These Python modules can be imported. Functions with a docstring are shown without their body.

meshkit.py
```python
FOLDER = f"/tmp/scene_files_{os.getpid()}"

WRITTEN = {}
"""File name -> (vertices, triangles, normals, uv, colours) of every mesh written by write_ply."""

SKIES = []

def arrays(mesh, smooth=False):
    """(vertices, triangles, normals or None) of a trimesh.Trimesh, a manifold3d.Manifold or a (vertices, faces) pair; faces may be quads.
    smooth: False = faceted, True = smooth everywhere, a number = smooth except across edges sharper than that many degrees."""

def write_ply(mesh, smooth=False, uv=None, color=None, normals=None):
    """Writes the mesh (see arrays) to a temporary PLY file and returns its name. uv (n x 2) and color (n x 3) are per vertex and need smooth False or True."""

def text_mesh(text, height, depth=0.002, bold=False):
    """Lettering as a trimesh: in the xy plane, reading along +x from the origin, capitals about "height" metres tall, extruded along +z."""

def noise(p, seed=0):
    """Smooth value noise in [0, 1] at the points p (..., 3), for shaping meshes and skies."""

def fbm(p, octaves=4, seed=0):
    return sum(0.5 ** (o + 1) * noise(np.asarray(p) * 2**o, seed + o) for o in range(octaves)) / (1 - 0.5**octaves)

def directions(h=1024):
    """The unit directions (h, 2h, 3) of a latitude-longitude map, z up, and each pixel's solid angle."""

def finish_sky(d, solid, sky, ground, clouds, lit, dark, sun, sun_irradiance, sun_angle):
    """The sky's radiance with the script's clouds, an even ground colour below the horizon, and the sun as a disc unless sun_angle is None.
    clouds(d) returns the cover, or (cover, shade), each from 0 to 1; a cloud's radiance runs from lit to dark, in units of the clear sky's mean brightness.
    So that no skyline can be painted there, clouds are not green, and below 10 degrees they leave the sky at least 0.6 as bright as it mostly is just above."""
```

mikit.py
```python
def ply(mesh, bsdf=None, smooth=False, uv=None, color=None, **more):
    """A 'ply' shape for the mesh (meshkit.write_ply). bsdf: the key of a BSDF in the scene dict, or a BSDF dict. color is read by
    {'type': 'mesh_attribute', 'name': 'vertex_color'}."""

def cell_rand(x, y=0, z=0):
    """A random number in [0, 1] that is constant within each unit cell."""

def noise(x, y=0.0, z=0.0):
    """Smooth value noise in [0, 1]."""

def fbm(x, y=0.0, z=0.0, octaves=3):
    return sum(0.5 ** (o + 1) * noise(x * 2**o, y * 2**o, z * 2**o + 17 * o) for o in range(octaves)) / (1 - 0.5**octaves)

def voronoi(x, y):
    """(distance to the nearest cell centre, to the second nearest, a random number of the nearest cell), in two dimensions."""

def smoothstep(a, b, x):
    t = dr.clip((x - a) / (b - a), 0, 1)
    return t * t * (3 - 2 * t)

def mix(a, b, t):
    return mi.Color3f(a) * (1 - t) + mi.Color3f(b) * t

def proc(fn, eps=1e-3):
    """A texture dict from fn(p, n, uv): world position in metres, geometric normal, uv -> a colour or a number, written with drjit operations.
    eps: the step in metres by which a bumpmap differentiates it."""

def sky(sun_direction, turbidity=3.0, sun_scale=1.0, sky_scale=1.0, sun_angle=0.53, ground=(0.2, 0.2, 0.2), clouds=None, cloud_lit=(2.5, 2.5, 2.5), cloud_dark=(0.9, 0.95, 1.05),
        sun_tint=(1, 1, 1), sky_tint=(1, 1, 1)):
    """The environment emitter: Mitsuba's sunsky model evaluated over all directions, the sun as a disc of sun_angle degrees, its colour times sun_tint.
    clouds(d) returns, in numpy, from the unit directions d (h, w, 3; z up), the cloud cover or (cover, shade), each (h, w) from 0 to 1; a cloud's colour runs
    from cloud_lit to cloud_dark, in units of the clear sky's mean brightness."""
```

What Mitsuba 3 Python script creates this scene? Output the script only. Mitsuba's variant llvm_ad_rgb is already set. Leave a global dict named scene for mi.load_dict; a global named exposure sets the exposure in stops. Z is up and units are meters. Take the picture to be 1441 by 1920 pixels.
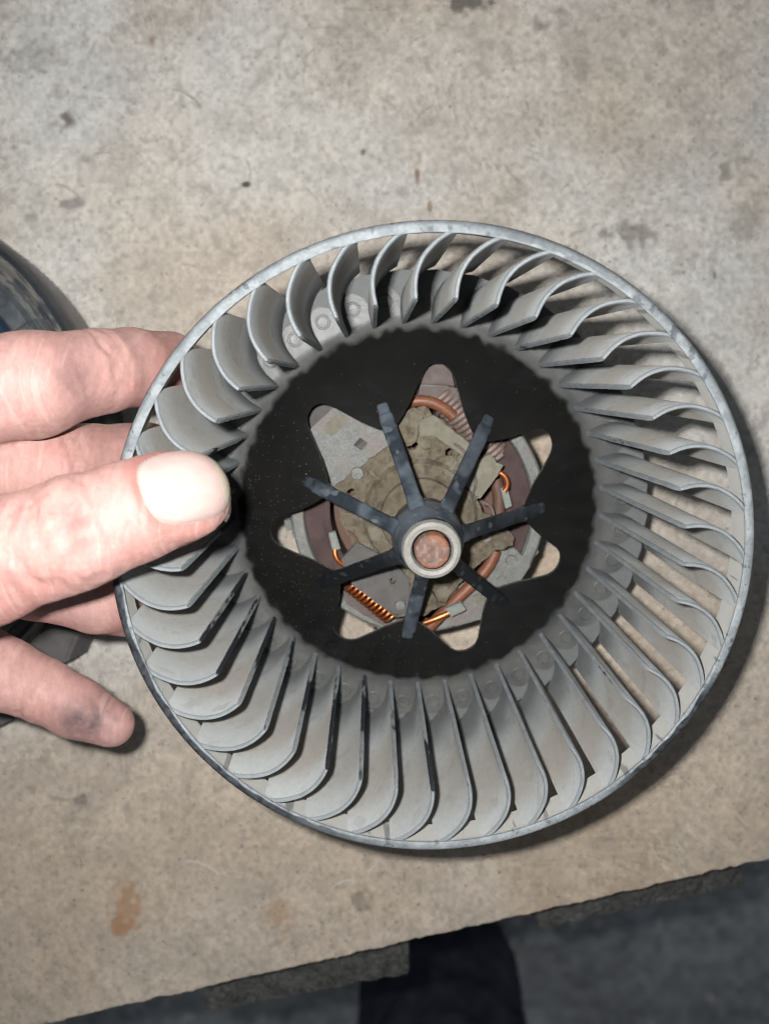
import math, random
import numpy as np, trimesh, manifold3d as m3, shapely
from shapely.geometry import Polygon, LineString, Point
import drjit as dr, mitsuba as mi
import mikit, meshkit
from mikit import noise, fbm, smoothstep, mix, voronoi, proc

T = mi.ScalarTransform4f
rng = np.random.default_rng(7)
scene, labels = {}, {}
MM = 0.001

# ---------------------------------------------------------------- camera, light, exposure
H = 0.285                       # phone held 28 cm above the bench top (bench top is z = 0)
FPX = 1514.0
exposure = 0.0
scene['camera'] = {'type': 'thinlens', 'fov_axis': 'x', 'fov': math.degrees(2 * math.atan(720.5 / FPX)),
                   'aperture_radius': 0.0011, 'focus_distance': 0.192, 'near_clip': 0.01, 'far_clip': 20.0,
                   'to_world': T().look_at(origin=[0, 0, H], target=[0, 0, 0], up=[0, 1, 0])}
# the phone's flash, a small bulb up and to the left of the lens, and the dim daylight of the workshop
for _k in range(8):             # seven points across the flash's 4 mm window give its soft shadow edge
    _a, _r = _k * 2 * math.pi / 7, 0.0 if _k == 7 else 0.0026
    scene[f'phone_flash_{_k}'] = {'type': 'point', 'position': [-0.0130 + _r * math.cos(_a), 0.0090 + _r * math.sin(_a), H + 0.001],
                                  'intensity': {'type': 'rgb', 'value': [0.0420, 0.0417, 0.0408]}}
scene['workshop_light'] = {'type': 'constant', 'radiance': {'type': 'rgb', 'value': [0.108, 0.117, 0.128]}}


def at(px, py, depth):
    """A pixel of the photograph at a distance (mm) below the lens, in metres."""
    return np.array([(px - 720.5) / FPX * depth * MM, -(py - 960.0) / FPX * depth * MM, H - depth * MM])


# ---------------------------------------------------------------- wheel frame (local mm: x right, y up the picture, z along the axle towards the lens)
_u = np.array([0.99975809, 0, 0.02199468]); _v = np.array([-0.00400019, 0.98332246, 0.18182665]); _n = np.array([0.02162786, 0.18187065, -0.98308459])
_c = np.array([11.206, 10.414, 178.98])
W = np.eye(4)
W[:3, 0] = np.array([_u[0], -_u[1], -_u[2]]); W[:3, 1] = -np.array([_v[0], -_v[1], -_v[2]]); W[:3, 2] = np.array([_n[0], -_n[1], -_n[2]])
W[:3, 3] = np.array([_c[0] * MM, -_c[1] * MM, H - _c[2] * MM])
WHEEL = W.copy(); WHEEL[:3, :3] *= MM
TW = T(WHEEL.tolist())


def wheel_local(p):
    """World point (m) to wheel mm, in drjit."""
    d = [p.x - float(W[0, 3]), p.y - float(W[1, 3]), p.z - float(W[2, 3])]
    return [1000.0 * sum(d[k] * float(W[k, j]) for k in range(3)) for j in range(3)]


# ---------------------------------------------------------------- materials
def principled(name, color, rough=0.5, spec=0.5, bump=None, bump_scale=1.0, eps=3e-4, **kw):
    col = proc(color) if callable(color) else {'type': 'rgb', 'value': list(color)}
    b = {'type': 'principled', 'base_color': col, 'roughness': proc(rough) if callable(rough) else rough, 'specular': spec, **kw}
    if bump is not None:
        b = {'type': 'bumpmap', 'tex': proc(bump, eps), 'scale': bump_scale, 'bsdf': b}
    scene[name] = {'type': 'twosided', 'bsdf': b}


STAINS = [  # x px, y px, radius px, stretch, colour index, strength
    (125, 222, 17, 1.2, 0, 0.85), (285, 78, 12, 2.2, 1, 0.6), (782, 330, 14, 2.6, 1, 0.8), (806, 388, 10, 2.0, 1, 0.7), (240, 1715, 46, 1.4, 2, 0.5), (236, 1740, 22, 1.2, 2, 0.4), (522, 1722, 34, 0.9, 2, 0.38),
    (678, 1690, 26, 1.2, 0, 0.45), (1340, 515, 13, 2.4, 0, 0.8), (461, 344, 7, 1.0, 3, 1.0), (130, 380, 14, 0.6, 3, 0.55), (1010, 45, 20, 1.2, 0, 0.5), (1360, 320, 26, 2.2, 0, 0.45),
    (880, 5, 22, 0.5, 3, 0.8), (680, 285, 7, 1.2, 3, 0.8), (25, 275, 7, 1.0, 3, 0.8), (62, 410, 14, 1.0, 0, 0.4), (1187, 438, 26, 0.6, 0, 0.55), (230, 1690, 60, 2.0, 2, 0.3),
    (160, 1500, 16, 1.0, 3, 0.5), (1090, 135, 22, 1.4, 0, 0.35), (1400, 420, 45, 1.6, 0, 0.35), (40, 115, 30, 0.7, 3, 0.3), (1240, 90, 20, 1.6, 0, 0.3), (640, 90, 70, 0.8, 0, 0.18)]
SCRATCH = [(325, 168, 352, 178, .45, 0), (352, 178, 376, 202, .55, 0), (450, 208, 498, 183, .4, 1), (462, 300, 466, 345, .35, 0), (780, 225, 812, 198, .55, 0), (1155, 290, 1170, 318, .4, 0), (1330, 300, 1344, 285, .4, 0), (1340, 145, 1348, 175, .35, 1),
           (180, 288, 216, 292, .35, 0), (255, 285, 266, 296, .35, 0), (1250, 0, 1254, 14, .7, 0), (118, 280, 128, 276, .4, 0), (985, 190, 990, 205, .5, 0), (350, 1615, 410, 1640, .5, 1), (620, 1668, 660, 1650, .5, 1), (150, 1610, 152, 1630, .4, 0),
           (690, 1640, 705, 1620, .4, 1), (105, 345, 150, 372, .4, 0), (560, 40, 585, 62, .4, 1), (1180, 600, 1190, 560, .35, 0), (1050, 360, 1066, 345, .4, 0), (900, 300, 925, 255, .35, 1), (1265, 820, 1300, 800, .4, 0), (60, 560, 75, 590, .35, 0)]
STAIN_RGB = [(0.10, 0.085, 0.07), (0.16, 0.09, 0.06), (0.30, 0.155, 0.07), (0.07, 0.065, 0.06)]


def board_color(p, n, uv):
    x, y = p.x * 1000, p.y * 1000
    wx, wy = x + 5 * (noise(x * .11, y * .11, 3.0) - .5), y + 5 * (noise(x * .11, y * .11, 9.0) - .5)
    big = fbm(wx * .018, wy * .018, 1.0, 3)
    mid = fbm(wx * .10, wy * .10, 4.0, 3)
    fine = fbm(x * .65, y * .65, 7.0, 3)
    grain = noise(x * 2.6, y * 2.6, 2.0)
    c = mix((0.430, 0.395, 0.350), (0.440, 0.430, 0.405), smoothstep(.35, .65, big))
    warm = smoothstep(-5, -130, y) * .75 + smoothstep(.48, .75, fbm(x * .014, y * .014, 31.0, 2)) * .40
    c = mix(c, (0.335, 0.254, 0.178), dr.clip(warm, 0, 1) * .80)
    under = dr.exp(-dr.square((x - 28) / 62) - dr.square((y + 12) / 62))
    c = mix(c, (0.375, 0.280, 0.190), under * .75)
    c = c * (0.84 + 0.28 * mid) * (0.76 + 0.50 * fine) * (0.90 + 0.20 * grain) * 1.05
    # trodden-in grey grime, fibres and pits
    grime = smoothstep(.52, .74, fbm(wx * .075, wy * .075, 21.0, 4))
    c = mix(c, (0.23, 0.205, 0.18), grime * .20)
    small = smoothstep(.60, .78, fbm(x * .32, y * .32, 71.0, 3))
    c = mix(c, (0.20, 0.175, 0.15), small * .36)
    turn = 6.0 * noise(x * .02, y * .02, 81.0)
    qx, qy = wx * dr.cos(turn) + wy * dr.sin(turn), wy * dr.cos(turn) - wx * dr.sin(turn)
    fib = smoothstep(.76, .88, noise(qx * .9, qy * .16, 13.0)) * smoothstep(.45, .65, noise(x * .09, y * .09, 5.0))
    c = mix(c, (0.15, 0.13, 0.11), fib * .42)
    fib2 = smoothstep(.78, .90, noise(qx * .2, qy * 1.1, 43.0)) * smoothstep(.5, .68, noise(x * .07, y * .07, 15.0))
    c = mix(c, (0.56, 0.54, 0.50), fib2 * .35)
    d1, d2, r = voronoi(x * .17, y * .17)
    pit = smoothstep(.03 + .16 * noise(x * .17, y * .17, 61.0), .0, d1 + .16 * (noise(x * 1.6, y * 1.6, 1.0) - .35)) * smoothstep(.66, .80, r)
    c = mix(c, (0.07, 0.06, 0.05), pit * .70)
    e1, e2, q = voronoi(x * .42 + 40, y * .42)
    c = mix(c, (0.12, 0.105, 0.09), smoothstep(.26, .04, e1 + .25 * (noise(x * 2.0, y * 2.0, 9.0) - .5)) * smoothstep(.80, .92, q) * .50)
    for px, py, rad, st, k, s in STAINS:
        cx, cy = (px - 720.5) / FPX * H * 1000, -(py - 960) / FPX * H * 1000
        rr = rad / FPX * H * 1000
        a = dr.sqrt(dr.square((x - cx) * st) + dr.square(y - cy)) / rr + .9 * (noise(x * .45, y * .45, 3.0) - .5) * 1.3
        c = mix(c, STAIN_RGB[k], smoothstep(1.15, .35, a) * s)
    for x0, y0, x1, y1, wd, pale in SCRATCH:
        ax_, ay_, bx_, by_ = [(v - o) / FPX * H * 1000 * g for v, o, g in ((x0, 720.5, 1), (y0, 960, -1), (x1, 720.5, 1), (y1, 960, -1))]
        L2 = (bx_ - ax_) ** 2 + (by_ - ay_) ** 2
        tt = dr.clip(((x - ax_) * (bx_ - ax_) + (y - ay_) * (by_ - ay_)) / L2, 0, 1)
        bow = 4 * tt * (1 - tt) * .10 * math.sqrt(L2)
        dd = dr.sqrt(dr.square(x - ax_ - tt * (bx_ - ax_) + bow * (by_ - ay_) / math.sqrt(L2)) + dr.square(y - ay_ - tt * (by_ - ay_) - bow * (bx_ - ax_) / math.sqrt(L2)))
        k_ = smoothstep(wd, wd * .3, dd + .35 * wd * (noise(x * 1.5, y * 1.5, 6.0) - .5)) * (.4 + .6 * noise(x * .5, y * .5, 8.0))
        c = mix(c, (0.52, 0.50, 0.47) if pale else (0.13, 0.112, 0.095), k_ * .75)
    c = c * (1 + .16 * smoothstep(40, 190, y - .9 * x) - .10 * smoothstep(-30, -170, y + .35 * x))  # upper left lifted in the colour to offset flash falloff, lower left toned down
    # a long pale rubbed line across the far left
    line = y - (0.10 * x + 203 + 4 * noise(x * .03, 1.0, 2.0))
    c = mix(c, (0.60, 0.60, 0.60), smoothstep(5, 0, dr.abs(line)) * smoothstep(-30, -90, x) * .35 * noise(x * .2, y * .5, 1.0))
    return c


def board_bump(p, n, uv):
    x, y = p.x * 1000, p.y * 1000
    return fbm(x * .5, y * .5, 1.0, 3) * .7 + noise(x * 2.2, y * 2.2, 4.0) * .35


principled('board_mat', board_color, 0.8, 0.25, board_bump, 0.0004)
principled('board_side_mat', (0.20, 0.15, 0.10), 0.9, 0.2)


def floor_color(p, n, uv):
    x, y = p.x * 1000, p.y * 1000
    c = mix((0.27, 0.285, 0.30), (0.36, 0.37, 0.375), fbm(x * .02, y * .02, 1.0, 4))
    c = c * (0.55 + .9 * fbm(x * .09, y * .09, 5.0, 4)) * (.75 + .5 * fbm(x * .011, y * .011, 8.0, 2))
    d1, d2, r = voronoi(x * .035, y * .035)
    k = smoothstep(.30, .05, d1 + .5 * (noise(x * .12, y * .12, 2.0) - .4))
    c = mix(c, (0.60, 0.58, 0.53), k * smoothstep(.78, .9, r) * .6)
    return mix(c, (0.13, 0.13, 0.14), k * smoothstep(.22, .08, r) * .5)


principled('floor_mat', floor_color, 0.8, 0.3, lambda p, n, uv: fbm(p.x * 120, p.y * 120, 1.0, 3), 0.004, 2e-3)
principled('batten_mat', lambda p, n, uv: mix((0.018, 0.018, 0.018), (0.085, 0.084, 0.080), fbm(p.x * 260, p.y * 260, p.z * 260, 4)) * (0.6 + .8 * noise(p.x * 1300, p.y * 1300, 1.0)), 0.85, 0.2,
           lambda p, n, uv: fbm(p.x * 700, p.y * 700, 1.0, 3), 0.0012)


def rprof(z):
    return 53.9 + (z + 61) / 60 * 2.0


def blade_color(p, n, uv):
    x, y, z = wheel_local(p)
    r = dr.sqrt(x * x + y * y)
    a = dr.atan2(y, x)
    nz = fbm(x * .16, y * .16, z * .10, 4)
    fine = noise(x * 1.5, y * 1.5, z * .6)
    own = noise(dr.floor((a + 3.2) * 41 / 6.2832 + .3) * 7.3, 2.0, 4.0)
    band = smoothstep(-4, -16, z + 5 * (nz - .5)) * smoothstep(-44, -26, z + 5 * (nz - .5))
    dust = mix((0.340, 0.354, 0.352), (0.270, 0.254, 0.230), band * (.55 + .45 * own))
    dust = dust * (0.95 + .10 * fine) * (.92 + .16 * own)
    blot = smoothstep(.60, .76, fbm(x * .3 + 40, y * .3, z * .22, 3))
    dust = mix(dust, (0.19, 0.175, 0.155), blot * .30)
    speck = smoothstep(.86, .93, noise(x * 1.9, y * 1.9, z * 1.9))
    dust = mix(dust, (0.11, 0.10, 0.09), speck * .35)
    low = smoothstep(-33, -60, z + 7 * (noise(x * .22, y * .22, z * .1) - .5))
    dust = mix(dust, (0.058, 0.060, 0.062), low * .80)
    # the top and leading edges are handled and washed: thin bluish dust, black plastic where it is knocked off
    lead = r - (53.9 + (z + 61) / 60 * 2.0)
    edge = smoothstep(.85, .5, lead + .20 * (noise(z * .7, a * 20, 1.0) - .5))
    top = smoothstep(-1.7, -1.25, z)
    rim = dr.maximum(edge, top)
    dust = mix(dust, mix((0.105, 0.118, 0.128), (0.190, 0.204, 0.214), fbm(x * .5, y * .5, z * .35, 3)), rim * .90)
    worn = smoothstep(.55, .30, lead + .3 * (noise(z * .9, a * 60, 3.0) - .5)) * smoothstep(.62, .74, noise(z * .06, a * 23, 5.0) * .62 + .16 * noise(z * .5, a * 90, 8.0) + .30 * smoothstep(.3, .95, dr.cos(a - 3.75)))
    dust = mix(dust, (0.008, 0.010, 0.013), worn * .95)
    return dust


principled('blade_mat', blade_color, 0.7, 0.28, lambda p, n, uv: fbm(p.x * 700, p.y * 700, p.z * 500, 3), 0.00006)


def ring_color(p, n, uv):
    x, y, z = wheel_local(p)
    r = dr.sqrt(x * x + y * y)
    a = dr.atan2(y, x)
    t = fbm(x * .35, y * .35, z * .5, 4)
    c = mix((0.150, 0.165, 0.175), (0.200, 0.217, 0.227), smoothstep(.3, .7, t)) * (0.85 + .3 * noise(x * 1.8, y * 1.8, z))
    c = mix(c, (0.37, 0.365, 0.345), smoothstep(71.2, 70.8, r) * smoothstep(-.5, -1.3, z))
    # the lower left and the lower right have been handled: bare blue-black plastic
    side = smoothstep(.55, .95, dr.cos(a - 3.72)) + 1.0 * smoothstep(.95, .99, dr.cos(a + .66)) + .45 * smoothstep(.95, 1.0, dr.cos(a - 1.2))
    w = smoothstep(69.5, 69.9, r + .7 * (noise(x * .4, y * .4, 3.0) - .5)) * side * dr.maximum(smoothstep(-.55, -.3, z), smoothstep(71.0, 71.3, r))
    w = dr.maximum(w, smoothstep(.66, .76, fbm(x * .5, y * .5, 9.0, 3)) * .55)
    c = mix(c, (0.009, 0.011, 0.015), dr.clip(w, 0, 1) * (.78 + .22 * noise(x * 1.1, y * 1.1, 7.0)))
    return c


principled('ring_mat', ring_color, 0.72, 0.22, lambda p, n, uv: fbm(p.x * 900, p.y * 900, p.z * 900, 3), 0.00012)


def plate_color(p, n, uv):
    x, y, z = wheel_local(p)
    r = dr.sqrt(x * x + y * y)
    a = dr.atan2(y, x)
    c = mix((0.0055, 0.0057, 0.0060), (0.0105, 0.0100, 0.0092), fbm(x * .12, y * .12, 1.0, 3))
    rub = smoothstep(.60, .78, fbm(x * .10, y * .28, 3.0, 3)) * .5
    c = mix(c, (0.012, 0.013, 0.014), rub)
    soft = smoothstep(51.2, 53.6, r + 1.6 * (noise(x * .5, y * .5, 2.0) - .5) + .5 * dr.cos(a * 41 + 1.85))
    c = mix(c, mix((0.048, 0.051, 0.054), (0.105, 0.104, 0.098), fbm(x * .2, y * .2, 5.0, 3)), soft)
    # fine white specks, most of them at the left and lower left
    d1, d2, q = voronoi(x * 1.05, y * 1.05)
    many = .982 - .14 * smoothstep(.2, .9, dr.cos(a - 3.55))
    c = mix(c, (0.24, 0.24, 0.23), smoothstep(.09 + .12 * noise(x * .6, y * .6, 9.0), .03, d1) * smoothstep(many, many + .01, q) * smoothstep(55, 52, r) * .55)
    # dust lies on the cut lip of the openings
    lip = smoothstep(.35, .8, -40.2 - (r - 29.0) * .80 - z) * smoothstep(46, 45, r)
    c = mix(c, (0.085, 0.088, 0.088), lip * .8)
    return c


principled('plate_mat', plate_color, 0.42, 0.35, lambda p, n, uv: fbm(p.x * 1500, p.y * 1500, p.z * 900, 3), 0.00005)


def hub_color(p, n, uv):
    x, y, z = wheel_local(p)
    t = fbm(x * .16, y * .16, z * .12, 3)
    c = mix((0.016, 0.020, 0.025), (0.052, 0.062, 0.074), smoothstep(.36, .66, t))
    c = c * (.85 + .3 * noise(x * 1.2, y * 1.2, z * 1.2))
    a = dr.atan2(y, x)
    r = dr.sqrt(x * x + y * y)
    dusty = dr.clip(.52 + .55 * dr.cos(a - 2.25) + .75 * smoothstep(.88, .99, dr.cos(a + 1.68)) - .6 * smoothstep(.90, .99, dr.cos(a - 3.70)), 0, 1)
    dusty = mi.Float(dusty) + (1 - dusty) * smoothstep(13, 9, r) * .55  # boss highlight painted into the colour by raising the dust amount
    c = mix((0.0065, 0.0075, 0.009), c * 1.25, dusty)
    dusty = dusty * smoothstep(32.5, 25.0, r)
    s = smoothstep(.70, .82, noise(x * .55, y * .55, z * .4))
    return mix(c, (0.12, 0.135, 0.145), s * .55 * (.25 + .75 * dusty))


principled('hub_mat', hub_color, 0.36, 0.22, lambda p, n, uv: fbm(p.x * 700, p.y * 700, p.z * 700, 3), 0.00018)
principled('washer_mat', lambda p, n, uv: mix((0.135, 0.128, 0.112), (0.20, 0.196, 0.182), fbm(p.x * 900, p.y * 900, p.z * 900, 3)), 0.55, 0.4)


def rust_color(p, n, uv):
    x, y, z = wheel_local(p)
    c = mix((0.075, 0.050, 0.042), (0.150, 0.082, 0.060), fbm(x * .9, y * .9, z, 3))
    r = dr.sqrt(x * x + y * y)
    c = mix(c, (0.26, 0.085, 0.035), smoothstep(.45, .75, noise(x * .5 + 3, y * .5, 2.0)) * smoothstep(1.6, 4.2, r) * .5)
    return mix(c, (0.20, 0.155, 0.14), smoothstep(.55, .85, noise(x * 1.1, y * 1.1, 5.0)) * .45)


principled('rust_mat', rust_color, 0.7, 0.3, lambda p, n, uv: fbm(p.x * 1800, p.y * 1800, p.z, 3), 0.0003)


def card_color(p, n, uv):
    x, y, z = wheel_local(p)
    c = mix((0.066, 0.054, 0.037), (0.140, 0.119, 0.088), fbm(x * .20, y * .20, z * .2, 4)) * (.72 + .55 * fbm(x * 1.1, y * 1.1, z, 3))
    c = mix(c, (0.205, 0.190, 0.155), smoothstep(.50, .80, fbm(x * .22 + 3, y * .22, 6.0, 4)) * .40)
    return mix(c, (0.040, 0.032, 0.024), smoothstep(.48, .80, fbm(x * .8 + 9, y * .8, 3.0, 4)) * .60)


principled('card_mat', card_color, 0.9, 0.15, lambda p, n, uv: fbm(p.x * 900, p.y * 900, p.z * 900, 4), 0.0007)
principled('card_light_mat', lambda p, n, uv: mix((0.105, 0.098, 0.076), (0.185, 0.173, 0.138), fbm(p.x * 700, p.y * 700, p.z * 700, 4)), 0.9, 0.15, lambda p, n, uv: fbm(p.x * 900, p.y * 900, p.z * 900, 4), 0.0004)


def steel_color(p, n, uv):
    x, y, z = wheel_local(p)
    c = mix((0.100, 0.103, 0.097), (0.165, 0.168, 0.160), fbm(x * .5, y * .5, z * .5, 4)) * (.78 + .44 * noise(x * 2.4, y * 2.4, z * 2))
    return mix(c, (0.15, 0.115, 0.10), smoothstep(.5, .7, fbm(x * .15, y * .15, 8.0, 2)) * .5)


principled('steel_mat', steel_color, 0.68, 0.35, lambda p, n, uv: fbm(p.x * 1600, p.y * 1600, p.z * 1600, 3), 0.00006)
principled('magnet_mat', lambda p, n, uv: mix((0.028, 0.017, 0.017), (0.078, 0.050, 0.047), fbm(p.x * 300, p.y * 300, p.z * 300, 4)), 0.75, 0.25)
principled('orange_mat', lambda p, n, uv: mix((0.085, 0.036, 0.022), (0.20, 0.070, 0.032), fbm(p.x * 500, p.y * 500, p.z * 500, 3)), 0.5, 0.4)
principled('brown_mat', (0.085, 0.045, 0.032), 0.6, 0.3)
principled('terminal_mat', lambda p, n, uv: mix((0.115, 0.128, 0.115), (0.19, 0.20, 0.182), fbm(p.x * 900, p.y * 900, p.z * 900, 3)), 0.65, 0.4)
principled('winding_mat', lambda p, n, uv: mix((0.075, 0.048, 0.040), (0.21, 0.160, 0.140), fbm(p.x * 400, p.y * 400, p.z * 400, 3)), 0.55, 0.4)
principled('sheet_mat', lambda p, n, uv: mix((0.060, 0.057, 0.056), (0.098, 0.092, 0.090), fbm(p.x * 350, p.y * 350, p.z * 350, 3)), 0.75, 0.25)
principled('dark_body_mat', lambda p, n, uv: mix((0.072, 0.056, 0.053), (0.128, 0.106, 0.100), fbm(p.x * 500, p.y * 500, p.z * 500, 3)), 0.8, 0.2)
scene['copper_mat'] = {'type': 'twosided', 'bsdf': {'type': 'principled', 'base_color': {'type': 'rgb', 'value': [0.50, 0.155, 0.055]}, 'metallic': 0.85, 'roughness': 0.36}}


def lump(x, y, cx, cy, sx, sy):
    return dr.exp(-dr.square((x - cx) / sx) - dr.square((y - cy) / sy))


def skin_color(p, n, uv):
    x, y, z = p.x * 1000, p.y * 1000, p.z * 1000
    c = mix((0.335, 0.178, 0.158), (0.385, 0.232, 0.208), fbm(x * .10, y * .10, z * .10, 3))
    c = mix(c, (0.345, 0.160, 0.138), smoothstep(.5, .72, fbm(x * .07 + 9, y * .07, z * .07, 3)) * .55)
    c = c * (.90 + .20 * noise(x * 1.3, y * .45, z * .45)) * (.92 + .16 * noise(x * 3.5, y * 1.6, z * 1.6))
    # grime worked into the little finger's pad, the index crease and the thumb's knuckle
    g = lump(x, y, PINK_TIP[0], PINK_TIP[1], 7.5, 6.0) * 1.0 + .55 * lump(x, y, IDX_DIRT[0], IDX_DIRT[1], 3.2, 6.5) + .5 * lump(x, y, THB_DIRT[0], THB_DIRT[1], 2.4, 4.0) + .35 * lump(x, y, THB_DIRT[0] - 14, THB_DIRT[1] - 9, 3, 3)
    g = dr.clip(g * (.35 + 1.1 * fbm(x * .45, y * .45, z * .45, 4)), 0, 1)
    c = mix(c, (0.070, 0.048, 0.050), g * .92)
    qa = [x - float(nc[0]), y - float(nc[1]), z - float(nc[2])]
    nu_, nb_ = [sum(qa[i] * float(e[i]) for i in range(3)) for e in (ax_t, bb_)]
    near_nail = (dr.power(dr.abs(nu_ / NL), 3.0) + dr.power(dr.abs(nb_ / NW), 3.0))
    c = mix(c, (0.285, 0.112, 0.095), smoothstep(2.6, 1.2, near_nail) * smoothstep(4, 1, nu_) * .6)
    ln = smoothstep(.62, .80, noise(x * 1.6 + 3 * noise(y * .15, x * .1, 1.0), y * .12, z * .12)) * smoothstep(.42, .62, noise(x * .12, y * .12, 3.0))
    return mix(c, (0.43, 0.29, 0.26), ln * .35)


P_ = at(170, 1345, 208) * 1000; PINK_TIP = (float(P_[0]), float(P_[1]))
P_ = at(150, 715, 176) * 1000; IDX_DIRT = (float(P_[0]), float(P_[1]))
P_ = at(180, 985, 158) * 1000; THB_DIRT = (float(P_[0]), float(P_[1]))
principled('skin_mat', skin_color, 0.58, 0.26, lambda p, n, uv: noise(p.x * 1500, p.y * 330, p.z * 330) * .6 + noise(p.x * 500, p.y * 1700, p.z * 1200) * .35 + fbm(p.x * 260, p.y * 140, p.z * 140, 2) * .5, 0.00021)


def nail_color(p, n, uv):
    c = mix((0.355, 0.245, 0.222), (0.395, 0.295, 0.270), fbm(p.x * 200, p.y * 700, p.z * 300, 3))
    along_ = (p.x * 1000 - float(nc[0])) * float(ax_t[0]) + (p.y * 1000 - float(nc[1])) * float(ax_t[1]) + (p.z * 1000 - float(nc[2])) * float(ax_t[2])
    c = mix(c, (0.34, 0.30, 0.27), smoothstep(-5.2, -6.4, along_) * .7)
    return mix(c, (0.36, 0.325, 0.25), smoothstep(5.9, 6.6, along_ + .8 * (noise(p.x * 300, p.y * 300, 1.0) - .5)) * .8)


principled('nail_mat', nail_color, 0.28, 0.5)
principled('denim_mat', lambda p, n, uv: mix((0.012, 0.015, 0.027), (0.072, 0.080, 0.108), fbm(p.x * 60, p.y * 60, p.z * 60, 4)), 0.9, 0.1)
principled('shoe_mat', (0.03, 0.03, 0.032), 0.6, 0.3)


def cover_color(p, n, uv):
    x, y, z = p.x * 1000 + 175, p.y * 1000 - 19, p.z * 1000
    r = dr.sqrt(x * x + y * y)
    th = dr.atan2(y, x)
    c = mix((0.060, 0.068, 0.075), (0.135, 0.145, 0.150), smoothstep(.30, .70, fbm(x * .12, y * .12, 2.0, 4)))
    st = smoothstep(.40, .62, noise(r * 1.1, th * 16.0, 6.0) * .6 + noise(r * 2.4, th * 40.0, 2.0) * .4)
    outer = smoothstep(74.5, 76.5, r)
    c = mix(c, mix((0.040, 0.044, 0.050), (0.130, 0.122, 0.110), st), outer * .9)
    sc = smoothstep(.012, .0, dr.abs(noise(x * .06, y * .10, 4.0) - .5))
    return mix(c, (0.03, 0.035, 0.04), sc * .8)


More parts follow.
